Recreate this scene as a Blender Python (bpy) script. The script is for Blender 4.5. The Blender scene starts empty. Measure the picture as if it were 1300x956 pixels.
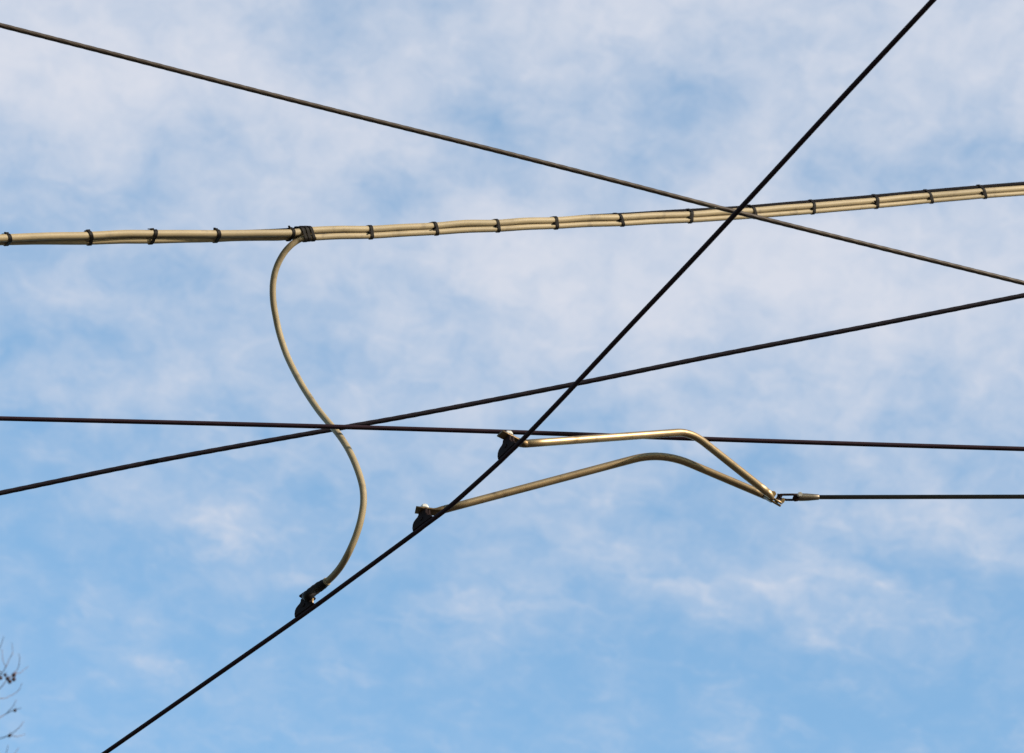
import bpy, bmesh, math, random
import numpy as np
from mathutils import Vector, Matrix

random.seed(7)
R_ = math.radians
scene = bpy.context.scene
col = scene.collection

# ------------------------------------------------------------------ viewpoint
EL = R_(45.0)                      # the photographer looks up at the overhead line
FPX = 4500.0                       # focal length in photo pixels (1300 wide)
CAM = Vector((0, 0, 1.6))
RT = Vector((1, 0, 0))
FW = Vector((0, math.cos(EL), math.sin(EL)))
UP = Vector((0, -math.sin(EL), math.cos(EL)))
TW = -FW
HC = 4.7                           # contact wire height above the eye

def P(px, py, d):                  # survey: direction seen in the photo + distance -> world point
    return CAM + (FW + RT * ((px - 650) / FPX) + UP * ((478 - py) / FPX)) * d

def PH(px, py, h=HC):              # same, on the horizontal plane h above the eye
    r = FW + RT * ((px - 650) / FPX) + UP * ((478 - py) / FPX)
    return CAM + r * (h / r.z)

def project(p):
    q = p - CAM
    d = q.dot(FW)
    return 650 + FPX * q.dot(RT) / d, 478 - FPX * q.dot(UP) / d, d

# ------------------------------------------------------------------ materials
def new_mat(name):
    m = bpy.data.materials.new(name); m.use_nodes = True
    nt = m.node_tree
    return m, nt, nt.nodes['Principled BSDF']

def mottled(name, c1, c2, scale, rough=(.5, .7), metal=0.0, detail=6, bump=0.0, bscale=None,
            spots=None, spot_scale=60, spot_t=(.62, .72), stretch=None, spec=.5):
    m, nt, b = new_mat(name)
    N, L = nt.nodes, nt.links
    tc = N.new('ShaderNodeTexCoord')
    vec = tc.outputs['Object']
    if stretch:
        mp = N.new('ShaderNodeMapping'); mp.inputs['Scale'].default_value = stretch
        L.new(vec, mp.inputs['Vector']); vec = mp.outputs['Vector']
    n = N.new('ShaderNodeTexNoise'); n.inputs['Scale'].default_value = scale
    n.inputs['Detail'].default_value = detail; n.inputs['Roughness'].default_value = .62
    L.new(vec, n.inputs['Vector'])
    r = N.new('ShaderNodeMapRange'); r.inputs['From Min'].default_value = .3; r.inputs['From Max'].default_value = .7
    L.new(n.outputs['Fac'], r.inputs['Value'])
    mix = N.new('ShaderNodeMix'); mix.data_type = 'RGBA'
    mix.inputs['A'].default_value = (*c1, 1); mix.inputs['B'].default_value = (*c2, 1)
    L.new(r.outputs['Result'], mix.inputs['Factor'])
    out = mix.outputs['Result']
    if spots:
        n2 = N.new('ShaderNodeTexNoise'); n2.inputs['Scale'].default_value = spot_scale
        n2.inputs['Detail'].default_value = 4
        L.new(vec, n2.inputs['Vector'])
        r2 = N.new('ShaderNodeMapRange'); r2.inputs['From Min'].default_value = spot_t[0]
        r2.inputs['From Max'].default_value = spot_t[1]
        L.new(n2.outputs['Fac'], r2.inputs['Value'])
        m2 = N.new('ShaderNodeMix'); m2.data_type = 'RGBA'
        L.new(r2.outputs['Result'], m2.inputs['Factor'])
        L.new(out, m2.inputs['A']); m2.inputs['B'].default_value = (*spots, 1)
        out = m2.outputs['Result']
    L.new(out, b.inputs['Base Color'])
    rr = N.new('ShaderNodeMapRange')
    rr.inputs['To Min'].default_value = rough[0]; rr.inputs['To Max'].default_value = rough[1]
    L.new(n.outputs['Fac'], rr.inputs['Value']); L.new(rr.outputs['Result'], b.inputs['Roughness'])
    b.inputs['Metallic'].default_value = metal
    b.inputs['Specular IOR Level'].default_value = spec
    if bump:
        nb = N.new('ShaderNodeTexNoise'); nb.inputs['Scale'].default_value = bscale or scale * 4
        nb.inputs['Detail'].default_value = 5
        L.new(vec, nb.inputs['Vector'])
        bp = N.new('ShaderNodeBump'); bp.inputs['Strength'].default_value = bump
        bp.inputs['Distance'].default_value = .002
        L.new(nb.outputs['Fac'], bp.inputs['Height']); L.new(bp.outputs['Normal'], b.inputs['Normal'])
    return m

M = {
    'sheath':  mottled('weathered_beige_sheath', (.145, .110, .064), (.106, .081, .048), 5, (.5, .7), bump=.03, bscale=160, spec=.15,
                       spots=(.062, .046, .029), spot_scale=30, spot_t=(.58, .80)),
    'oxide':   mottled('oxidised_copper', (.0100, .0052, .0078), (.016, .0088, .0115), 25, (.55, .75), spec=.04),
    'black_wire': mottled('blackened_wire', (.005, .0038, .006), (.009, .0065, .009), 25, (.5, .7), spec=.06),
    'steel':   mottled('brown_steel_strand', (.034, .025, .019), (.018, .0125, .010), 30, (.4, .6), metal=.2, spec=.15),
    'grey_steel': mottled('dull_span_strand', (.036, .024, .0165), (.019, .0125, .0095), 30, (.4, .6), metal=.2, spec=.15),
    'messenger': mottled('black_messenger', (.0022, .0016, .0022), (.0036, .0028, .0034), 25, (.6, .8), spec=.02),
    'bronze':  mottled('brushed_bronze_tube', (.190, .133, .074), (.120, .082, .045), 11, (.40, .54), metal=.75, bump=.02, bscale=200,
                       spots=(.06, .04, .022), spot_scale=42, spot_t=(.58, .80), spec=.2),
    'casting': mottled('dark_bronze_casting', (.0060, .0030, .0032), (.0115, .0062, .0058), 60, (.6, .8), bump=.1, bscale=300, spec=.04),
    'shaded_bronze': mottled('shaded_bronze_tab', (.105, .068, .033), (.05, .032, .016), 40, (.42, .6), metal=.75, spec=.15),  # bronze darkened so its colour carries the shade under the tabs
    'bolt':    mottled('stainless_bolt', (.42, .385, .34), (.32, .295, .26), 90, (.3, .45), metal=.4),
    'brass':   mottled('brass_tab', (.26, .17, .065), (.19, .12, .045), 60, (.4, .55), metal=.4),
    'terminal': mottled('swaged_terminal', (.125, .096, .068), (.075, .057, .040), 50, (.3, .42), metal=.7),
    'rubber':  mottled('black_rubber_sleeve', (.0032, .0023, .0024), (.006, .004, .0038), 60, (.5, .7), bump=.1, bscale=250, spec=.08),
    'tie':     mottled('black_nylon_tie', (.0032, .0024, .0024), (.006, .0045, .004), 80, (.5, .7), spec=.04),
    'bark':    mottled('plane_tree_bark', (.11, .09, .07), (.20, .18, .14), 2.2, (.8, .95), spots=(.07, .06, .05), spot_scale=3,
                       spot_t=(.5, .56)),
    'twig':    mottled('twig_bark', (.050, .036, .040), (.075, .055, .055), 8, (.8, .95), spec=.1),
    'seed':    mottled('seed_ball_brown', (.018, .010, .011), (.030, .017, .016), 80, (.9, 1), spec=.05),
    'asphalt': mottled('asphalt', (.050, .043, .038), (.080, .068, .058), .6, (.85, .95), bump=.3, bscale=120),
}

# ------------------------------------------------------------------ mesh tools
class MB:
    def __init__(self): self.v = []; self.f = []; self.smooth = []
    def add(self, vs, fs, smooth=True):
        o = len(self.v); self.v += [Vector(x) for x in vs]
        self.f += [tuple(i + o for i in f) for f in fs]; self.smooth += [smooth] * len(fs)
    def loft(self, rings, closed_caps=True, smooth=True):
        n = len(rings[0]); vs = [p for r in rings for p in r]; fs = []
        for i in range(len(rings) - 1):
            for k in range(n):
                a, b = i * n + k, i * n + (k + 1) % n
                fs.append((a, b, b + n, a + n))
        self.add(vs, fs, smooth)
        if closed_caps:
            self.add(rings[0], [tuple(reversed(range(n)))], False)
            self.add(rings[-1], [tuple(range(n))], False)
    def tube(self, path, rad, n=14, caps=True):
        path = [Vector(p) for p in path]
        rads = rad if hasattr(rad, '__len__') else [rad] * len(path)
        nrm = None; rings = []
        for i, p in enumerate(path):
            t = (path[min(i + 1, len(path) - 1)] - path[max(i - 1, 0)]).normalized()
            if nrm is None:
                nrm = t.orthogonal().normalized()
            nrm = (nrm - t * nrm.dot(t)).normalized()
            bn = t.cross(nrm)
            rings.append([p + (nrm * math.cos(2 * math.pi * k / n) + bn * math.sin(2 * math.pi * k / n)) * rads[i] for k in range(n)])
        self.loft(rings, caps)
    def slab(self, prof, origin, ax, az, ay, y0, y1):       # profile (a, z) extruded along ay
        n = len(prof)
        A = [origin + ax * a + az * z + ay * y0 for a, z in prof]
        B = [origin + ax * a + az * z + ay * y1 for a, z in prof]
        self.loft([A, B], True, False)
    def build(self, name, mat, parent=None, bevel=0.0):
        me = bpy.data.meshes.new(name)
        o = bpy.data.objects.new(name, me); col.objects.link(o)
        off = Vector((0, 0, 0))
        if parent is not None:
            q = parent
            while q is not None: off = off + q.location; q = q.parent
            o.parent = parent
        else:
            off = self.v[0].copy() if self.v else off
            o.location = off
        me.from_pydata([tuple(v - off) for v in self.v], [], self.f)
        for p, s in zip(me.polygons, self.smooth): p.use_smooth = s
        bm = bmesh.new(); bm.from_mesh(me)
        bmesh.ops.remove_doubles(bm, verts=bm.verts, dist=1e-6)
        bmesh.ops.recalc_face_normals(bm, faces=bm.faces)
        if bevel:
            es = [e for e in bm.edges if len(e.link_faces) == 2 and e.calc_face_angle(0) > .5]
            bmesh.ops.bevel(bm, geom=es, offset=bevel, segments=2, affect='EDGES', clamp_overlap=True)
        bm.to_mesh(me); bm.free()
        for p in me.polygons: pass
        me.materials.append(mat)
        return o

def tag(o, label=None, cat=None, group=None, kind=None):
    if label: o['label'] = label
    if cat: o['category'] = cat
    if group: o['group'] = group
    if kind: o['kind'] = kind
    return o

def thing(name, loc, label, cat, group=None):
    o = bpy.data.objects.new(name, None); col.objects.link(o)
    o.location = loc; o.empty_display_size = .05
    return tag(o, label, cat, group)

def spline(pts, step=6):             # Catmull-Rom through tuples of any length
    pts = [np.array(p, float) for p in pts]
    ext = [2 * pts[0] - pts[1]] + pts + [2 * pts[-1] - pts[-2]]
    out = []
    for i in range(1, len(ext) - 2):
        p0, p1, p2, p3 = ext[i - 1:i + 3]
        for k in range(step):
            t = k / step
            out.append(.5 * ((2 * p1) + (-p0 + p2) * t + (2 * p0 - 5 * p1 + 4 * p2 - p3) * t * t + (-p0 + 3 * p1 - 3 * p2 + p3) * t ** 3))
    out.append(pts[-1])
    return out

def hexa(mb, c, axis, r, h, n=6, rot=0.0):
    axis = axis.normalized(); a = axis.orthogonal().normalized(); b = axis.cross(a)
    ring = lambda z, q: [c + axis * z + (a * math.cos(rot + 2 * math.pi * k / n) + b * math.sin(rot + 2 * math.pi * k / n)) * q for k in range(n)]
    mb.loft([ring(-h / 2, r), ring(h / 2, r)], True, False)

def extend(path, a, b):              # straight run beyond both ends
    return [path[0] + (path[0] - path[1]).normalized() * a] + path + [path[-1] + (path[-1] - path[-2]).normalized() * b]

# ------------------------------------------------------------------ ground
mb = MB(); S = 900
mb.add([(-S, -S, 0), (S, -S, 0), (S, S, 0), (-S, S, 0)], [(0, 1, 2, 3)], False)
g = mb.build('ground', M['asphalt']); tag(g, 'dark grey asphalt street far below the wires', 'ground', kind='structure')

# ------------------------------------------------------------------ contact wire (held towards the arms at its two clamps)
cw_px = [(261.5, 866.6), (382.7, 782), (450, 733), (525.6, 677.5), (538, 668), (568, 645.5), (600, 617.5), (632, 588.5), (646, 575),
         (666.4, 555.2), (719.7, 499.5), (800, 413.5), (879, 330), (953.4, 250), (1060, 134), (1184.7, 0)]
cw = [PH(*p) for p in cw_px]
cw_dense = [Vector(p) for p in spline([tuple(p) for p in cw], 5)]
cw_full = extend(cw_dense, 16, 16)
mb = MB(); mb.tube(cw_full, .0047, 16)
o = mb.build('contact_wire', M['oxide'])
tag(o, 'thick dark contact wire running steeply from bottom left to top right in front', 'wire')

def wire_frame(px, py):              # point and direction of the contact wire nearest a sighted point
    q = PH(px, py); best = min(range(len(cw_dense) - 1), key=lambda i: (cw_dense[i] - q).length)
    i = max(2, min(best, len(cw_dense) - 3))
    t = (cw_dense[i + 2] - cw_dense[i - 2]).normalized()
    a, b = cw_dense[i - 2], cw_dense[i + 2]
    c = a + (b - a) * max(0, min(1, (q - a).dot(b - a) / (b - a).length_squared))
    return c, t

Z = Vector((0, 0, 1))
JAW = [(-28, 1.5), (-29.5, 10), (-28.5, 19), (-25.5, 24.5), (-20, 28), (-15, 30), (-12.5, 33), (-12, 40), (11, 40), (12, 25), (16, 16.5), (22, 11), (28, 6), (29, 1.5)]
JAW = [(a / 1000, z / 1000) for a, z in JAW]

def clamp(px, py, label, tab_dir=None, bolt=True):
    c, t = wire_frame(px, py)
    y = Z.cross(t).normalized()
    if y.x < 0: y = -y
    root = thing('contact_wire_clamp', c, label, 'clamp', 'clamps gripping the diagonal contact wire')
    for s in (-1, 1):
        mb = MB(); a0, a1 = sorted((s * .0012, s * .0062))
        mb.slab(JAW, c, t, Z, y, a0, a1)
        mb.build('jaw', M['casting'], root, bevel=.0012)
    # cross screw low on the jaws
    mb = MB(); hexa(mb, c + Z * .017 - t * .002, y, .005, .0155)
    mb.build('cross_screw', M['casting'], root, bevel=.0006)
    mb = MB(); mb.tube([c + Z * .030, c + Z * .056], .0042, 12)
    mb.build('stud', M['bolt'], root)
    return root, c, t, y

# ------------------------------------------------------------------ pull-off arms
def flat_section(mb, pts, wid, thk, wdir):          # loft of rounded flat sections along pts
    rings = []; n = 16
    for i, p in enumerate(pts):
        t = (pts[min(i + 1, len(pts) - 1)] - pts[max(i - 1, 0)]).normalized()
        w = (wdir[i] - t * wdir[i].dot(t)).normalized(); h = t.cross(w)
        ring = []
        for k in range(n):
            a = 2 * math.pi * k / n
            e = 2 / (2 + 4 * max(0, (wid[i] / thk[i] - 1) / 3))
            cx, sx = math.cos(a), math.sin(a)
            ring.append(p + w * (wid[i] / 2 * math.copysign(abs(cx) ** e, cx)) + h * (thk[i] / 2 * math.copysign(abs(sx) ** e, sx)))
        rings.append(ring)
    mb.loft(rings, True, True)

PIN = P(986.5, 635.0, 7.06)          # where both arms meet the span wire
TUBE = .0158

def arm(label, clamp_c, tab_h, tab_dir, back, entry, apex, bend, endpt, end_off, plate_n):
    """clamp tab -> tube -> bend -> flattened end at the pin."""
    root = thing('pull_off_arm', clamp_c, label, 'arm', 'bent pull-off arms of the contact wire')
    seat = clamp_c + Z * tab_h
    wz = tab_dir.cross(Z).normalized()
    # tube with a rounded elbow
    d1 = (apex - entry).normalized(); d2 = (endpt - apex).normalized()
    e0 = apex - d1 * bend; e1 = apex + d2 * bend
    path = [entry + (e0 - entry) * (k / 8) for k in range(9)]
    for k in range(1, 10):
        u = k / 10
        path.append(e0 * (1 - u) ** 2 + apex * 2 * u * (1 - u) + e1 * u * u)
    path += [e1 + (endpt - e1) * (k / 8) for k in range(9)]
    mb = MB(); mb.tube(path, TUBE / 2, 24)
    mb.build('tube', M['bronze'], root)
    # flattened clamp end
    mb = MB()
    a = seat - tab_dir * back
    knee = seat + tab_dir * .016
    m = (entry - knee).length
    H = lambda p0, t0, p1, t1, u: p0 * (2*u**3 - 3*u*u + 1) + t0 * (u**3 - 2*u*u + u) + p1 * (3*u*u - 2*u**3) + t1 * (u**3 - u*u)
    us = [k / 8 for k in range(9)]
    bl_ = [H(knee, tab_dir * m, entry, d1 * m, u) for u in us]
    sm = [u * u * (3 - 2 * u) for u in us]
    pts = [a, seat - tab_dir * .004] + bl_ + [entry + d1 * .012]
    flat_section(mb, pts, [.019, .019] + [.019 + (TUBE * 1.004 - .019) * q for q in sm] + [TUBE * .97], [.0042, .0042] + [.0044 + (TUBE * 1.004 - .0044) * q for q in sm] + [TUBE * .97], [wz] * len(pts))
    mb.build('flattened_end', M['shaded_bronze'], root)
    # bolt through the tab
    mb = MB(); hexa(mb, seat + Z * .0026, Z, .0105, .0014, 18); hexa(mb, seat + Z * .0078, Z, .0085, .009, 6, .35)
    mb.build('bolt_head', M['bolt'], root, bevel=.0008)
    # flattened pin end
    pe = PIN + plate_n * end_off
    w2 = plate_n.cross(d2).normalized()
    mb = MB()
    tail = pe + (d2 - plate_n * d2.dot(plate_n)).normalized() * .012
    m = (pe - endpt).length; td = (tail - pe).normalized()
    flat0 = pe - td * .006
    bl_ = [H(endpt, d2 * m, flat0, td * m, u) for u in us]
    pts = [endpt - d2 * .012] + bl_ + [pe, tail]
    flat_section(mb, pts, [TUBE * .97] + [TUBE * 1.004 + (.019 - TUBE * 1.004) * q for q in sm] + [.019, .019], [TUBE * .97] + [TUBE * 1.004 + (.0048 - TUBE * 1.004) * q for q in sm] + [.0048, .0048], [w2] * len(pts))
    mb.build('pin_plate', M['bronze'] if end_off > -.002 else M['shaded_bronze'], root)  # lower arm's plate takes the bronze with shade in its colour
    return root

cA, cAc, cAt, cAy = clamp(646, 575.5, 'dark clamp at the contact wire holding the upper bent arm')
cB, cBc, cBt, cBy = clamp(538, 667.5, 'dark clamp at the contact wire holding the lower bent arm')
plate_n = (RT * .49 + UP * .87).normalized()
arm('upper bent bronze tube arm, brightly lit, dropping steeply from its bend to the span wire', cAc, .0415, cAy, .021,
    P(667, 563.3, 6.83), P(876.5, 548, 7.09), .036, P(974.5, 625.5, 7.05), -0.0008, plate_n)
tabB = Vector((.985, .17, 0)).normalized()
arm('lower bent bronze tube arm, duller, bending beneath the upper arm', cBc, .0405, tabB, .018,
    P(563, 647, 6.97), P(840, 573.5, 7.10), .062, P(970, 628.5, 7.085), -.0066, plate_n)

# ------------------------------------------------------------------ span wire with terminal and fork
px1 = 7.06 / FPX
root = thing('span_wire', PIN, 'straight level span wire pulling the two bent arms to the right edge', 'wire')
T0 = P(1038, 631.2, 7.08)
line = [T0, P(1300, 630.6, 7.10)]
mb = MB(); mb.tube([T0 - (line[1] - T0).normalized() * .008, line[1] + (line[1] - T0).normalized() * 16], .0045, 14)
mb.build('steel_strand', M['grey_steel'], root)
ax = (line[1] - T0).normalized(); up = (UP - ax * UP.dot(ax)).normalized(); tw = ax.cross(up)
if tw.dot(TW) < 0: tw = -tw
def Q(a, b, c=0): return T0 + ax * (a * px1) + up * (b * px1) + tw * (c * px1)
mb = MB()
prof = [(-29, 3.4), (-27, 4.7), (-22, 5.1), (-14, 4.9), (-6, 4.2), (1, 3.6), (2, 2.9)]
rings = []
for a, r in prof:
    rings.append([Q(a, r * math.cos(2 * math.pi * k / 20), r * math.sin(2 * math.pi * k / 20)) for k in range(20)])
mb.loft(rings); term = mb.build('terminal', M['terminal'], root)
mb = MB()                            # fork: two cheeks, a bow behind the pin
for s in (-1, 1):
    pts = [Q(-26, s * 3.2), Q(-33, s * 3.4), Q(-40, s * 3.3), Q(-47, s * 2.6 + .6), Q(-51, s * 2.2 + .4)]
    flat_section(mb, pts, [6.5 * px1, 6.5 * px1, 5.4 * px1, 5 * px1, 5 * px1], [3.0 * px1] * 5, [tw] * 5)
mb.build('fork', M['casting'], root, bevel=0)
mb = MB(); mb.tube([Q(-25, 0, -4.5), Q(-25, 2.6, 7.4)], 1.6 * px1, 14)
hexa(mb, Q(-23.5, 4.2, 8.0), tw, 3.1 * px1, 4.2 * px1, 6)
mb.build('fork_bolt', M['bolt'], root, bevel=.0005)
mb = MB()                            # hex nut under the upper cheek
hexa(mb, Q(-28.5, -1.2, 4.6), tw, 4.6 * px1, 3.0 * px1, 6)
mb.build('fork_nut', M['casting'], root, bevel=.0006)
mb = MB(); mb.tube([PIN - plate_n * .009, PIN + plate_n * .010], .0040, 14)
hexa(mb, PIN + plate_n * .0105, plate_n, .0058, .004)
mb.build('pin', M['casting'], root)
mb = MB()                            # brass lugs standing on the tabs either side of the pin
sdir = RT * .87 - UP * .49
mb.slab([(.0055, .0012), (.0140, .0012), (.0135, .0085), (.0085, .0108)], PIN, sdir, plate_n, TW, -.005, .007)
mb.slab([(-.0185, .0012), (-.0085, .0012), (-.0075, .0100), (-.0125, .0135), (-.0180, .0110)], PIN, sdir, plate_n, TW, -.005, .006)
mb.build('spacer', M['brass'], root, bevel=.0008)

# ------------------------------------------------------------------ the three lighter wires
def strand(mb, path, rad, lay, n=24, lobes=6, depth=.10, step=.007, span=(-2.0, 2.0)):
    # laid wire rope: lobed section turning along the path; plain runs far outside
    L_ = [0]
    for a, b in zip(path, path[1:]): L_.append(L_[-1] + (b - a).length)
    mid = L_[-1] / 2
    ss = [0] + list(np.arange(max(0, mid + span[0]), min(L_[-1], mid + span[1]), step)) + [L_[-1]]
    pts = [Vector((float(np.interp(q, L_, [p[k] for p in path])) for k in range(3))) for q in ss]
    nrm = None; rings = []
    for i, p in enumerate(pts):
        t = (pts[min(i + 1, len(pts) - 1)] - pts[max(i - 1, 0)]).normalized()
        nrm = t.orthogonal().normalized() if nrm is None else (nrm - t * nrm.dot(t)).normalized()
        bn = t.cross(nrm); ph = 2 * math.pi * ss[i] / lay; ring = []
        for k in range(n):
            a = 2 * math.pi * k / n
            r = rad * (1 - depth + depth * abs(math.cos(lobes / 2 * (a - ph))) * 1.3)
            ring.append(p + (nrm * math.cos(a) + bn * math.sin(a)) * r)
        rings.append(ring)
    mb.loft(rings)

def wire(name, pts, rad, mat, label, far=14, lay=None):
    path = [P(*p) for p in pts]
    path = [Vector(q) for q in spline([tuple(q) for q in path], 6)]
    mb = MB()
    if lay: strand(mb, extend(path, far, far), rad, lay)
    else: mb.tube(extend(path, far, far), rad, 14)
    o = mb.build(name, M[mat]); tag(o, label, 'wire'); return o

def invd(x, x0, d0, x1, d1):
    return 1 / (1 / d0 + (1 / d1 - 1 / d0) * (x - x0) / (x1 - x0))

wire('stay_wire', [(x, y, invd(x, 0, 6.75, 1300, 7.25)) for x, y in
     ((0, 32), (150, 70.3), (300, 109), (433, 142.5), (600, 183.8), (700, 209), (800, 234.5), (900, 260.5), (1040, 295.5), (1170, 327.5), (1300, 359.5))],
     .0049, 'steel', 'thin brown wire sloping down from upper left, crossing the beige cables', lay=.16)
wire('level_wire', [(x, y, invd(x, 0, 7.2, 1300, 7.26)) for x, y in
     ((0, 531.3), (200, 536), (420, 541.7), (640, 548.3), (900, 557.5), (1100, 564), (1300, 570))],
     .0049, 'oxide', 'nearly level dark wire across the whole picture, passing behind the upper bent arm')
wire('cross_wire', [(x, y, invd(x, 0, 7.55, 1300, 7.75)) for x, y in
     ((0, 626), (200, 585), (420, 545.5), (530, 526), (735, 486.5), (900, 453), (1100, 414.5), (1300, 375))],
     .0054, 'black_wire', 'black wire climbing gently from the lower left edge to the right edge', lay=.19)

# ------------------------------------------------------------------ cable bundle
def BD(x): return 1 / (1 / 7.6 + (1 / 8.9 - 1 / 7.6) * (x - 380) / 920)      # it recedes to the right
b_dir = (P(1300, 239, BD(1300)) - P(0, 302.5, BD(0))).normalized()
b_tw = (TW - b_dir * TW.dot(b_dir)).normalized()        # bundle side that faces the street
b_up = b_tw.cross(b_dir).normalized()
if b_up.dot(UP) < 0: b_up = -b_up

upper = [(0, 302.6), (10.6, 302.3), (60, 300.2), (114, 298.7), (155, 297.1), (195, 297), (240, 296.6), (276, 296.9), (320, 296), (370, 295.6), (388, 293.3),
         (430, 291.4), (469, 291.3), (510, 288.5), (551, 286.9), (590, 284), (630, 283.3), (667, 280.7), (704, 279.9), (745, 277.3), (787, 276.6), (830, 273.8), (875.6, 272.4),
         (915, 269.6), (956, 267.4), (993, 264.3), (1031, 261.8), (1072, 258.0), (1112, 255), (1145, 251.7), (1179, 248.8), (1213, 245.6), (1247, 243), (1300, 239)]
def up_y(x): return float(np.interp(x, [p[0] for p in upper], [p[1] for p in upper]))
RU = .0080
def lower_gap(x): return float(np.interp(x, [380, 450, 551, 700, 875, 1031, 1300], [8.4, 8.2, 8.0, 7.5, 7.3, 6.8, 6.2]))
def lower_r(x): return float(np.interp(x, [380, 700, 1300], [.0070, .0064, .0057]))

bl = thing('cable_bundle', P(650, up_y(650), BD(650)), 'bundle of beige cables strapped under a dark messenger wire with black ties', 'cable')

def ext_cable(pts3, rads, name, mat, left=True, right=True):
    path = [Vector(q) for q in spline([tuple(q) for q in pts3], 5)]
    rr = list(np.interp(np.linspace(0, 1, len(path)), np.linspace(0, 1, len(rads)), rads))
    if left: path = [path[0] - b_dir * 12] + path; rr = [rr[0]] + rr
    if right: path = path + [path[-1] + b_dir * 16]; rr = rr + [rr[-1]]
    mb = MB(); mb.tube(path, rr, 18)
    return mb.build(name, mat, bl)

jr_ = random.Random(5)
up_pts = [P(x, y, BD(x)) + (b_up * jr_.uniform(-.0006, .0006) + b_tw * jr_.uniform(-.0008, .0008)) for x, y in upper]
ext_cable(up_pts, [RU] * len(up_pts), 'power_cable', M['sheath'])

def sec(x):                     # cable centres (world) and radii in the cross-section at x
    c1 = P(x, up_y(x), BD(x)); out = [(c1, RU)]
    k = BD(x) / FPX
    if x >= 379:
        g_ = lower_gap(x) * k; r2 = lower_r(x)
        t_ = math.sqrt(max(0, (RU + r2) ** 2 - g_ ** 2))
        t_ = min(t_, .003)
        out.append((c1 - b_up * g_ + b_tw * t_, r2))
    return out

lx = [397, 405, 430, 469, 510, 551, 590, 630, 667, 704, 745, 787, 830, 875.6, 915, 956, 993, 1031, 1072, 1112, 1145, 1179, 1213, 1247, 1300]
ties = [10.6, 114, 195, 276, 370.5, 383, 388, 393.5, 469, 551.4, 629.7, 704, 786.7, 875.6, 955.6, 1031, 1111.5, 1179.3, 1247]
low_pts = []; low_r = []
for x in lx:
    c2, r2 = sec(x)[1]
    at_tie = min(abs(x - t) for t in ties) < 3
    low_pts.append(c2 - b_up * (0 if at_tie else .0007)); low_r.append(r2)
ext_cable(low_pts, low_r, 'power_cable', M['sheath'], left=False)

# third cable: tucked under and behind the first on the left, hidden behind the pair on the right
def third(x):
    c1 = P(x, up_y(x), BD(x))
    a = float(np.interp(x, [0, 40, 114, 195, 250, 300, 372, 400, 450], [.0056, .0070, .0115, .0122, .0105, .0080, .0080, .006, .001]))
    b = -float(np.interp(x, [0, 114, 195, 250, 300, 372, 400, 450], [.0150, .0108, .0096, .0120, .0140, .0145, .0155, .0165]))
    return c1 - b_up * a + b_tw * b
t_pts = [third(x) for x in list(range(0, 460, 20)) + list(range(500, 1301, 50))]
ext_cable(t_pts, [.0077] * len(t_pts), 'power_cable', M['sheath'])

# messenger wire riding on top and behind
def mess(x):
    c1 = P(x, up_y(x), BD(x))
    vis = float(np.interp(x, [0, 60, 114, 276, 330, 388, 469, 700, 760, 830, 956, 1031, 1179, 1300], [.0010, .0008, -.001, -.001, .0018, .0020, -.002, -.001, .0024, .0050, .0060, .0074, .0080, .0090]))
    up_ = RU + vis - .0055
    return c1 + b_up * up_ - b_tw * math.sqrt(max(1e-8, (RU + .0056) ** 2 - min(up_, RU + .0056) ** 2))
m_pts = [mess(x) for x in list(range(0, 1301, 50))]
ext_cable(m_pts, [.0055] * len(m_pts), 'messenger_wire', M['messenger'])

def hull(pts):
    pts = sorted(set((round(a, 6), round(b, 6)) for a, b in pts))
    def half(ps):
        h = []
        for p in ps:
            while len(h) > 1 and (h[-1][0] - h[-2][0]) * (p[1] - h[-2][1]) - (h[-1][1] - h[-2][1]) * (p[0] - h[-2][0]) <= 0: h.pop()
            h.append(p)
        return h[:-1]
    return half(pts) + half(pts[::-1])

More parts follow.
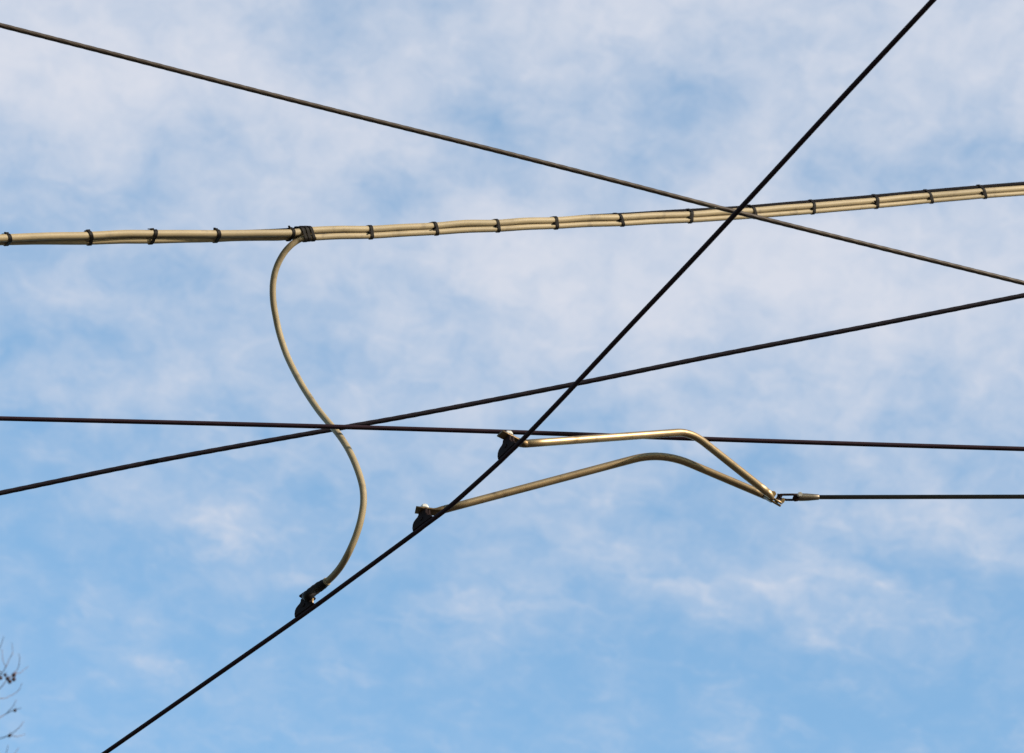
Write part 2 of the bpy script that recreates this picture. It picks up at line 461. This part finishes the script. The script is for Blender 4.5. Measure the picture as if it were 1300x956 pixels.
def tie(x, width, lean=0.0, grow=.0012, head=True):
    c1 = P(x, up_y(x), BD(x))
    circ = [(c, r) for c, r in sec(x)] + [(third(x), .0077), (mess(x), .0055)]
    pts = []
    for c, r in circ:
        q = c - c1
        for k in range(20):
            a = 2 * math.pi * k / 20
            pts.append((q.dot(b_tw) + math.cos(a) * (r + grow * .3), q.dot(b_up) + math.sin(a) * (r + grow * .3)))
    h = hull(pts)
    mb = MB(); n = len(h); rings = []
    cx = sum(a for a, _ in h) / n; cy = sum(b for _, b in h) / n
    for s, g_ in ((-1, 0), (-1, grow), (1, grow), (1, 0)):
        ring = []
        for a, b in h:
            l = math.hypot(a - cx, b - cy); f = 1 + g_ / l
            ring.append(c1 + b_tw * (cx + (a - cx) * f) + b_up * (cy + (b - cy) * f) + b_dir * (s * width / 2 + lean * (b - cy)))
        rings.append(ring)
    mb.loft(rings + [rings[0]], False, False)
    if head:                          # square lock head and cut tail
        hi = random.choice((0, 1, 2, 3))
        cs = sec(x)
        if len(cs) > 1 and hi:
            hc = (cs[0][0] + cs[1][0]) / 2 + b_tw * .0065 - b_dir * (width * .75)
            s = (.0034, .0030, .0026)
        else:
            hc = c1 + b_up * (RU + .0018) + b_tw * .001 - b_dir * (width * .5)
            s = (.0034, .0022, .0034)
        vs = [hc + b_dir * (i * s[0]) + b_up * (j * s[1]) + b_tw * (k * s[2]) for i in (-1, 1) for j in (-1, 1) for k in (-1, 1)]
        box = [(0, 1, 3, 2), (4, 6, 7, 5), (0, 4, 5, 1), (2, 3, 7, 6), (0, 2, 6, 4), (1, 5, 7, 3)]
        mb.add(vs, box, False)
        tl = random.uniform(.002, .010)          # cut tail
        td = (b_up * random.uniform(-.2, .6) - b_dir * random.uniform(.2, 1) + b_tw * random.uniform(.1, .8)).normalized()
        sd_ = td.cross(b_up).normalized(); nn = td.cross(sd_)
        vs = [hc + td * l + sd_ * (k * .0022) + nn * (j * .0007) for l in (0, .003 + tl) for k in (-1, 1) for j in (-1, 1)]
        mb.add(vs, box, False)
    return mb.build('cable_tie', M['tie'], bl)

for x in ties:
    wrap = 380 < x < 400
    tie(x, .0068 if wrap else random.uniform(.0072, .0084), random.uniform(-.26, .26) if not wrap else random.uniform(-.28, -.1), .0022 if wrap else .0014, head=not wrap)

# ------------------------------------------------------------------ jumper cable down to the contact wire
cJ, cJc, cJt, cJy = clamp(388.5, 777.8, 'dark clamp at the contact wire under the sleeved end of the hanging cable')
jp = [(392, 302.0), (384, 302.6), (377, 305.8), (369, 311.8), (361.5, 320.0), (354.5, 331.5), (349.6, 344), (347.0, 357), (346.3, 370), (347.2, 385), (349.7, 400),
      (353.2, 417), (358, 434), (364.5, 452), (373, 470), (383, 488.5), (394, 506), (406, 523), (418, 537.5), (429.5, 551), (440, 566.5), (449, 584), (456.3, 603), (460.6, 620),
      (461.5, 636), (460, 650), (456.5, 666), (450.5, 684), (442.5, 702), (433.5, 718), (424, 730), (415.8, 737.8), (410, 742)]
JDT = [(300, 7.601), (304, 7.601), (312, 7.596), (345, 7.59), (420, 7.578), (450, 7.55), (475, 7.49), (500, 7.41), (530, 7.31), (560, 7.205), (590, 7.135), (620, 7.10), (640, 7.085), (670, 7.07), (700, 7.066), (720, 7.085), (742, 7.12)]
def JD(y): return float(np.interp(y, [q[0] for q in JDT], [q[1] for q in JDT]))
jpts = [sec(398)[1][0], sec(391)[1][0]] + [P(x, y, JD(y)) for x, y in jp[1:]]
jr = thing('jumper_cable', cJc + Z * .05, 'beige cable hanging in an S curve from the bundle to the contact wire', 'cable')
path = [Vector(q) for q in spline([tuple(q) for q in jpts], 5)]
mb = MB(); mb.tube(path, .0069, 20)
mb.build('sheath', M['sheath'], jr)
seatJ = cJc + Z * .042
sl = [jpts[-3], jpts[-2], jpts[-1], P(403, 746.6, 7.12), P(396.2, 751.6, 7.115), P(391, 756.3, 7.108), seatJ + Z * .0015]
slp = [Vector(q) for q in spline([tuple(q) for q in sl[1:]], 5)]
nS = len(slp)
rs = [.0080 + .0024 * min(1, i / 7) + .0003 * math.sin(i * 1.7) for i in range(nS)]
mb = MB(); mb.tube(slp, rs, 18); mb.build('sleeve', M['rubber'], jr)
d0 = (slp[1] - slp[0]).normalized()
mb = MB(); mb.tube([slp[0] - d0 * .001, slp[0] + d0 * .0025, slp[0] + d0 * .005], [.0080, .0090, .0084], 18)
mb.build('sleeve_collar', M['sheath'], jr)
mb = MB()
flat_section(mb, [seatJ - cJy * .012 + Z * .001, seatJ + cJy * .004 + Z * .001, seatJ + cJy * .017 + Z * .0005], [.020, .021, .017], [.0045] * 3, [cJt] * 3)
mb.build('cable_lug', M['casting'], jr, bevel=0)
mb = MB(); mb.tube([cJc + cJy * .011 + Z * .022 + cJt * .006, cJc + cJy * .011 + Z * .042 + cJt * .006], .0018, 10)
mb.build('locking_pin', M['brass'], jr)

# ------------------------------------------------------------------ bare tree beyond the wires
rnd = random.Random(21)
TD = 22.0
base = Vector((-7.4, 17.6, 0))
tree = thing('bare_tree', base, 'leafless tree with thin twigs and dangling seed balls at the lower left corner', 'tree')
trunk = MB(); crown = MB()

def allowed(p):
    x, y, d = project(p)
    if x > -4 and y < 1100: return False
    if x > -25 and y < 856 + max(0, x) * .9: return False
    return True

def branch(mbuf, p, d, length, r, level):
    n = 5 if level < 3 else 4
    pts = [p]; rads = [r]; q = p.copy(); dd = d.copy()
    for k in range(n):
        dd = (dd + Vector((rnd.gauss(0, .12), rnd.gauss(0, .12), rnd.gauss(.04, .08)))).normalized()
        q = q + dd * (length / n)
        if level > 0 and not allowed(q): break
        pts.append(q.copy()); rads.append(max(.0026, r * (1 - .5 * (k + 1) / n)))
    if len(pts) < 2: return
    mbuf.tube(pts, rads, 10 if level < 2 else (6 if level < 4 else 4), True)
    if level >= 5: return
    for j in range(3 if level < 4 else 3):
        i = rnd.randint(max(1, len(pts) // 2), len(pts) - 1) if j else len(pts) - 1
        dd2 = (dd + Vector((rnd.gauss(0, .5), rnd.gauss(0, .5), rnd.gauss(.12, .35)))).normalized()
        branch(crown, pts[i], dd2, length * rnd.uniform(.6, .82), rads[i] * rnd.uniform(.6, .8), level + 1)

tp = [base, base + Vector((.05, 0, 2)), base + Vector((-.05, .1, 4.2)), base + Vector((.05, .05, 6.2))]
trunk.tube(tp, [.36, .27, .23, .2], 16)
branch(trunk, tp[-1] - Vector((0, 0, .1)), Vector((-.1, .0, 1)).normalized(), 3.6, .19, 0)
for a in (0.4, 1.9, 2.9, 4.0, 5.2):
    branch(crown, tp[2] + Vector((0, 0, rnd.uniform(.2, 1.6))), Vector((math.cos(a) * .7, math.sin(a) * .7, .8)).normalized(), 3.0, .12, 1)
# the limb whose outer twigs are seen
def C(px, py, dz=0): return P(px, py, TD + dz)
TWK = .72
limb = [tp[-1], Vector((-5.8, 17.3, 10.3)), Vector((-4.5, 17.3, 13.4)), C(-120, 1150), C(-60, 1010), C(-30, 930), C(-14, 885)]
lp = [Vector(q) for q in spline([tuple(q) for q in limb], 4)]
lr = list(.075 * (1 - np.linspace(0, 1, len(lp))) ** 1.3 + .006)
crown.tube(lp, lr, 8)
for i in range(4, len(lp) - 7):
    t_ = (lp[i + 1] - lp[i - 1]).normalized()
    for k in range(3):
        dd = (t_ + Vector((rnd.gauss(-.15, .6), rnd.gauss(.1, .6), rnd.gauss(.1, .35)))).normalized()
        branch(crown, lp[i], dd, rnd.uniform(1.0, 2.0) * (1 - .45 * i / len(lp)), max(.005, lr[i] * .5), 3)
tw = [([(-14, 885), (-6, 868), (2, 855), (7.5, 847), (12, 836), (16, 829), (15, 816)], .0048),
      ([(7.5, 847), (5, 842), (3, 834), (2.5, 824)], .0034),
      ([(2, 855), (-4, 846), (-3, 830), (2, 817), (5, 808)], .0040),
      ([(-14, 885), (0, 874), (10, 862), (18, 855), (23, 848), (25, 838), (24, 830)], .0045),
      ([(18, 855), (25, 854.5), (31, 850), (36, 846)], .0030),
      ([(10, 862), (16, 858), (21, 853)], .0030),
      ([(-6, 868), (-2, 858), (-3, 845)], .0030),
      ([(-14, 885), (2, 887), (14, 883), (24, 876), (28, 867)], .0040),
      ([(-30, 930), (-8, 916), (8, 906), (19, 901), (27, 899)], .0055),
      ([(8, 906), (17, 896), (21, 888)], .0035),
      ([(-30, 930), (-6, 938), (12, 933), (24, 924), (30, 916)], .0055),
      ([(12, 933), (22, 935), (32, 932)], .0038),
      ([(-60, 1010), (-30, 988), (2, 971), (16, 960), (24, 949)], .007),
      ([(2, 971), (8, 956), (10, 946)], .0035)]
for pts, r in tw:
    q = spline([(x, y, .25 * math.sin(x * .13 + y * .07)) for x, y in pts], 3)
    w = [C(a, b, c) for a, b, c in q]
    crown.tube(w, list(np.linspace(r * TWK, .0016, len(w))), 5)
trunk.build('trunk', M['bark'], tree)
crown.build('crown', M['twig'], tree)
for x, y, r in ((6.5, 857, .0115), (9.5, 861.5, .0125), (17.5, 857, .0135), (17.6, 862.5, .013), (12.5, 865.5, .013), (1, 861, .011),
                (19, 902, .011), (12, 934, .011)):
    c = C(x, y, .25 * math.sin(x * .13 + (y - 9) * .07))
    bm = bmesh.new(); bmesh.ops.create_icosphere(bm, subdivisions=2, radius=r)
    for v in bm.verts: v.co *= 1 + rnd.uniform(-.12, .12)
    s = MB(); s.add([c + v.co for v in bm.verts], [tuple(v.index for v in f.verts) for f in bm.faces]); bm.free()
    s.tube([c, c + Vector((.002, 0, .012)), c + Vector((.004, 0, .032))], .0014, 4)
    s.build('seed_ball', M['seed'], tree)

# ------------------------------------------------------------------ light
sun_dir = (RT * .80 + UP * .58 + TW * .11).normalized()
sun_el = math.asin(sun_dir.z); sun_az = math.atan2(sun_dir.x, sun_dir.y)
sd = bpy.data.lights.new('sun', 'SUN'); sd.energy = 5.0; sd.angle = R_(.5); sd.color = (1.0, .90, .74)
so = bpy.data.objects.new('sun', sd); col.objects.link(so)
so.rotation_euler = sun_dir.to_track_quat('Z', 'Y').to_euler(); so.location = (20, -15, 10)

# ------------------------------------------------------------------ sky: Nishita + a thin broken altocumulus layer
w = bpy.data.worlds.new('World'); scene.world = w; w.use_nodes = True
nt = w.node_tree; N, L = nt.nodes, nt.links
for n in list(N): N.remove(n)
def math_(op, a, b=None, c=None, clamp=False):
    n = N.new('ShaderNodeMath'); n.operation = op; n.use_clamp = clamp
    for i, v in enumerate((a, b, c)):
        if v is None: continue
        if isinstance(v, (int, float)): n.inputs[i].default_value = v
        else: L.new(v, n.inputs[i])
    return n.outputs[0]
def vmath(op, a, b=None, c=None):
    n = N.new('ShaderNodeVectorMath'); n.operation = op
    for i, v in enumerate((a, b, c)):
        if v is None: continue
        if isinstance(v, (tuple, list)): n.inputs[i].default_value = v
        else: L.new(v, n.inputs[i])
    return n
SKY_K = 1.0
sky = N.new('ShaderNodeTexSky'); sky.sky_type = 'NISHITA'; sky.sun_disc = False
sky.sun_elevation = sun_el; sky.sun_rotation = sun_az
sky.altitude = 100; sky.air_density = 1.0; sky.dust_density = .6; sky.ozone_density = 1.0
tc = N.new('ShaderNodeTexCoord')
dirv = tc.outputs['Generated']
sep = N.new('ShaderNodeSeparateXYZ'); L.new(dirv, sep.inputs[0])
zc = math_('MAXIMUM', sep.outputs['Z'], .06)
azim = math_('ARCTAN2', sep.outputs['X'], sep.outputs['Y'])
elev = math_('ARCSINE', sep.outputs['Z'])
plane = N.new('ShaderNodeCombineXYZ')
L.new(math_('DIVIDE', sep.outputs['X'], zc), plane.inputs[0]); L.new(math_('DIVIDE', sep.outputs['Y'], zc), plane.inputs[1])

# cover of the cloud layer over the visible part of the sky (azimuth columns x elevation rows)
gx = np.arange(0, 1301, 100)
gy = np.array([0, 60, 120, 180, 240, 280, 330, 380, 430, 480, 530, 580, 630, 680, 730, 780, 830, 890, 956])
G = np.array([
 [.85,.85,.85,.75,.60,.60,.60,.75,.75,.75,.80,.75,.90,.85],
 [.85,.85,.85,.80,.60,.62,.70,.68,.70,.65,.75,.65,.80,.85],
 [.80,.85,.80,.85,.78,.80,.70,.65,.60,.45,.68,.70,.80,.80],
 [.70,.78,.65,.70,.75,.75,.42,.60,.65,.50,.70,.65,.75,.72],
 [.60,.70,.60,.60,.75,.58,.80,.80,.52,.72,.75,.58,.50,.52],
 [.45,.48,.50,.50,.60,.65,.85,.90,.90,.85,.80,.80,.75,.70],
 [.35,.45,.48,.55,.55,.75,.85,.90,.95,.95,.90,.85,.85,.80],
 [.30,.45,.42,.55,.55,.55,.60,.80,.90,.85,.90,.90,.90,.85],
 [.28,.48,.50,.55,.55,.50,.70,.75,.70,.65,.75,.85,.85,.85],
 [.28,.35,.50,.50,.42,.55,.60,.65,.60,.55,.60,.65,.70,.70],
 [.38,.48,.42,.38,.42,.50,.62,.60,.55,.65,.65,.60,.60,.55],
 [.15,.20,.28,.30,.28,.30,.35,.42,.40,.35,.48,.48,.42,.38],
 [.13,.18,.32,.45,.18,.33,.33,.38,.33,.28,.33,.33,.38,.28],
 [.13,.20,.33,.33,.18,.22,.28,.33,.33,.28,.28,.33,.45,.40],
 [.10,.15,.20,.24,.10,.10,.20,.28,.28,.33,.33,.33,.20,.14],
 [.06,.05,.10,.10,.05,.05,.20,.15,.10,.10,.25,.25,.10,.03],
 [.10,.05,.15,.06,.05,.10,.05,.10,.05,.03,.03,.03,.03,.02],
 [.06,.05,.10,.06,.05,.05,.04,.04,.04,.03,.03,.03,.03,.02],
 [.05,.05,.05,.05,.05,.05,.05,.05,.05,.04,.04,.04,.04,.03]])
def az_of(x):
    d = P(x, 478, 1) - CAM; return math.atan2(d.x, d.y)
def el_of(y):
    d = (P(650, y, 1) - CAM).normalized(); return math.asin(d.z)
AZ0, AZ1 = az_of(0), az_of(1300); EL0, EL1 = el_of(956), el_of(0)
U_, S_, V_ = np.linalg.svd(G); K = 6
A = U_[:, :K] * np.sqrt(S_[:K]); B = (V_[:K, :].T) * np.sqrt(S_[:K])       # rows(el) x K, cols(az) x K
def ramp(fac, pos, vals):                   # vals: n x 3 of any sign -> vector socket
    lo = vals.min(0); hi = vals.max(0); sp = np.maximum(hi - lo, 1e-6)
    n = N.new('ShaderNodeValToRGB'); cr = n.color_ramp; cr.interpolation = 'CARDINAL'
    order = np.argsort(pos)
    for i, k in enumerate(order):
        e = cr.elements[i] if i < 2 else cr.elements.new(float(pos[k]))
        e.position = float(pos[k])
    for i, k in enumerate(order):
        q = (vals[k] - lo) / sp; cr.elements[i].color = (*[float(z) for z in q], 1)
    L.new(fac, n.inputs[0])
    return vmath('MULTIPLY_ADD', n.outputs[0], tuple(float(z) for z in sp), tuple(float(z) for z in lo)).outputs[0]
# large-scale wobble so the cover has no grid feel
wob = N.new('ShaderNodeTexNoise'); wob.inputs['Scale'].default_value = 22; wob.inputs['Detail'].default_value = 4
L.new(plane.outputs[0], wob.inputs['Vector'])
wsep = N.new('ShaderNodeSeparateColor'); L.new(wob.outputs['Color'], wsep.inputs[0])
fx = N.new('ShaderNodeMapRange'); fx.inputs['From Min'].default_value = AZ0; fx.inputs['From Max'].default_value = AZ1
L.new(math_('MULTIPLY_ADD', math_('SUBTRACT', wsep.outputs[0], .5), .05, azim), fx.inputs['Value'])
fy = N.new('ShaderNodeMapRange'); fy.inputs['From Min'].default_value = EL0; fy.inputs['From Max'].default_value = EL1
L.new(math_('MULTIPLY_ADD', math_('SUBTRACT', wsep.outputs[1], .5), .035, elev), fy.inputs['Value'])
pxs = (np.array([az_of(x) for x in gx]) - AZ0) / (AZ1 - AZ0); pys = (np.array([el_of(y) for y in gy]) - EL0) / (EL1 - EL0)
cov = None
for s in (0, 3):
    d = vmath('DOT_PRODUCT', ramp(fx.outputs[0], pxs, B[:, s:s + 3]), ramp(fy.outputs[0], pys, A[:, s:s + 3])).outputs['Value']
    cov = d if cov is None else math_('ADD', cov, d)
# broken texture of the layer
mp = N.new('ShaderNodeMapping'); mp.inputs['Rotation'].default_value = (0, 0, R_(-16)); mp.inputs['Scale'].default_value = (1.0, .85, 1)
mp.inputs['Location'].default_value = (3.1, 1.7, 0)
L.new(plane.outputs[0], mp.inputs['Vector'])
wp = N.new('ShaderNodeTexNoise'); wp.inputs['Scale'].default_value = 45; wp.inputs['Detail'].default_value = 3
L.new(mp.outputs[0], wp.inputs['Vector'])
warp = vmath('MULTIPLY_ADD', vmath('SUBTRACT', wp.outputs['Color'], (.5, .5, .5)).outputs[0], (.018, .018, 0))
L.new(mp.outputs[0], warp.inputs[2])
def layer(scale, detail, rough, amp, vec=None):
    n = N.new('ShaderNodeTexNoise'); n.inputs['Scale'].default_value = scale; n.inputs['Detail'].default_value = detail
    n.inputs['Roughness'].default_value = rough
    L.new(vec or warp.outputs[0], n.inputs['Vector'])
    return math_('MULTIPLY', math_('SUBTRACT', n.outputs['Fac'], .5), amp)
tex = math_('ADD', layer(24, 9, .60, 1.10), layer(75, 6, .62, .60))
# thin wisps: stretched filaments, strongest where the layer is broken
mw = N.new('ShaderNodeMapping'); mw.inputs['Rotation'].default_value = (0, 0, R_(9)); mw.inputs['Scale'].default_value = (.55, 1.25, 1)
L.new(warp.outputs[0], mw.inputs['Vector'])
nw = N.new('ShaderNodeTexNoise'); nw.inputs['Scale'].default_value = 42; nw.inputs['Detail'].default_value = 8; nw.inputs['Roughness'].default_value = .64
L.new(mw.outputs[0], nw.inputs['Vector'])
wr = N.new('ShaderNodeMapRange'); wr.inputs['From Min'].default_value = .51; wr.inputs['From Max'].default_value = .68; wr.interpolation_type = 'SMOOTHSTEP'
L.new(nw.outputs['Fac'], wr.inputs['Value'])
tex = math_('ADD', tex, math_('MULTIPLY', wr.outputs['Result'], math_('MULTIPLY_ADD', cov, -.10, .20)))
tex = math_('SUBTRACT', tex, .02)
# individual banks and gaps of the layer (bearing, height, half-length, half-width, tilt, cover)
def pl(x, y):
    d = P(x, y, 1) - CAM; return Vector((d.x / d.z, d.y / d.z, 0))
fil = math_('MULTIPLY_ADD', math_('SUBTRACT', nw.outputs['Fac'], .5), 4.0, 1.0)
banks = None
soft = vmath('MULTIPLY_ADD', vmath('SUBTRACT', wp.outputs['Color'], (.5, .5, .5)).outputs[0], (.035, .03, 0)); L.new(plane.outputs[0], soft.inputs[2])
for bx, by, bw, bh, bt, am in ((880, 755, 130, 26, 10, .34), (1090, 768, 105, 40, -12, .42), (1230, 695, 95, 34, -18, .40), (1110, 655, 90, 25, 5, .15), (290, 668, 105, 40, -14, .36),
                               (180, 848, 75, 22, -6, .26), (620, 775, 70, 16, 0, .22), (700, 848, 80, 20, 0, .16), (520, 690, 110, 30, 8, .20), (730, 690, 120, 35, 0, .18),
                               (95, 60, 130, 70, 0, .22), (640, 160, 50, 45, -40, -.34), (865, 118, 75, 38, -25, -.34), (1175, 220, 85, 26, 10, -.30), (1040, 215, 45, 35, 0, -.22),
                               (490, 245, 35, 50, -30, -.26), (120, 425, 80, 35, 0, -.22), (240, 345, 70, 28, 0, -.18), (300, 512, 60, 26, 0, -.20), (790, 205, 50, 28, -20, -.24), (350, 30, 60, 25, -30, -.20)):
    c0 = pl(bx, by); ex = pl(bx + bw * math.cos(R_(bt)), by - bw * math.sin(R_(bt))) - c0; ey = pl(bx - bh * math.sin(R_(bt)), by - bh * math.cos(R_(bt))) - c0
    mg = N.new('ShaderNodeMapping'); mg.vector_type = 'TEXTURE'
    mg.inputs['Location'].default_value = tuple(c0); mg.inputs['Rotation'].default_value = (0, 0, math.atan2(ex.y, ex.x))
    mg.inputs['Scale'].default_value = (ex.length * 2.3, ey.length * 2.3, 1)
    L.new(soft.outputs[0], mg.inputs['Vector'])
    gg = N.new('ShaderNodeTexGradient'); gg.gradient_type = 'QUADRATIC_SPHERE'; L.new(mg.outputs[0], gg.inputs['Vector'])
    banks = math_('MULTIPLY_ADD', gg.outputs['Fac'], am * .72, banks if banks is not None else 0.0)
tex = math_('ADD', tex, math_('MULTIPLY', banks, fil))
ax_ = vmath('DOT_PRODUCT', dirv, tuple(FW)).outputs['Value']
thin = N.new('ShaderNodeMapRange'); thin.interpolation_type = 'SMOOTHSTEP'
thin.inputs['From Min'].default_value = math.cos(R_(38)); thin.inputs['From Max'].default_value = math.cos(R_(17))
thin.inputs['To Min'].default_value = .12; thin.inputs['To Max'].default_value = 1
L.new(ax_, thin.inputs['Value'])
sm_ = N.new('ShaderNodeMapRange'); sm_.interpolation_type = 'SMOOTHSTEP'
sm_.inputs['From Min'].default_value = -.20; sm_.inputs['From Max'].default_value = 1.25; sm_.inputs['To Max'].default_value = 1.03
L.new(math_('ADD', math_('MULTIPLY', cov, thin.outputs['Result']), tex), sm_.inputs['Value'])
dens = sm_.outputs['Result']
cloud = N.new('ShaderNodeMix'); cloud.data_type = 'RGBA'
skys = vmath('MULTIPLY', sky.outputs[0], (.96, 1.13, 1.09))
L.new(skys.outputs[0], cloud.inputs['A'])
CL = (2.13, 2.24, 2.54)
cloud.inputs['B'].default_value = (*CL, 1)
L.new(dens, cloud.inputs['Factor'])
bg = N.new('ShaderNodeBackground'); bg.inputs['Strength'].default_value = .11
L.new(cloud.outputs['Result'], bg.inputs['Color'])
out = N.new('ShaderNodeOutputWorld'); L.new(bg.outputs[0], out.inputs['Surface'])

# ------------------------------------------------------------------ camera and view
cd = bpy.data.cameras.new('camera'); cam = bpy.data.objects.new('camera', cd); col.objects.link(cam)
cd.sensor_width = 36; cd.sensor_fit = 'HORIZONTAL'; cd.lens = 36 * FPX / 1300
cd.clip_start = .05; cd.clip_end = 3000
cd.dof.use_dof = True; cd.dof.focus_distance = 7.2; cd.dof.aperture_fstop = 14
cam.location = CAM; cam.rotation_euler = (R_(90) + EL, 0, 0)
scene.camera = cam
vs = scene.view_settings
vs.view_transform = 'Standard'; vs.look = 'None'; vs.exposure = 1.55; vs.gamma = 1; vs.use_curve_mapping = False
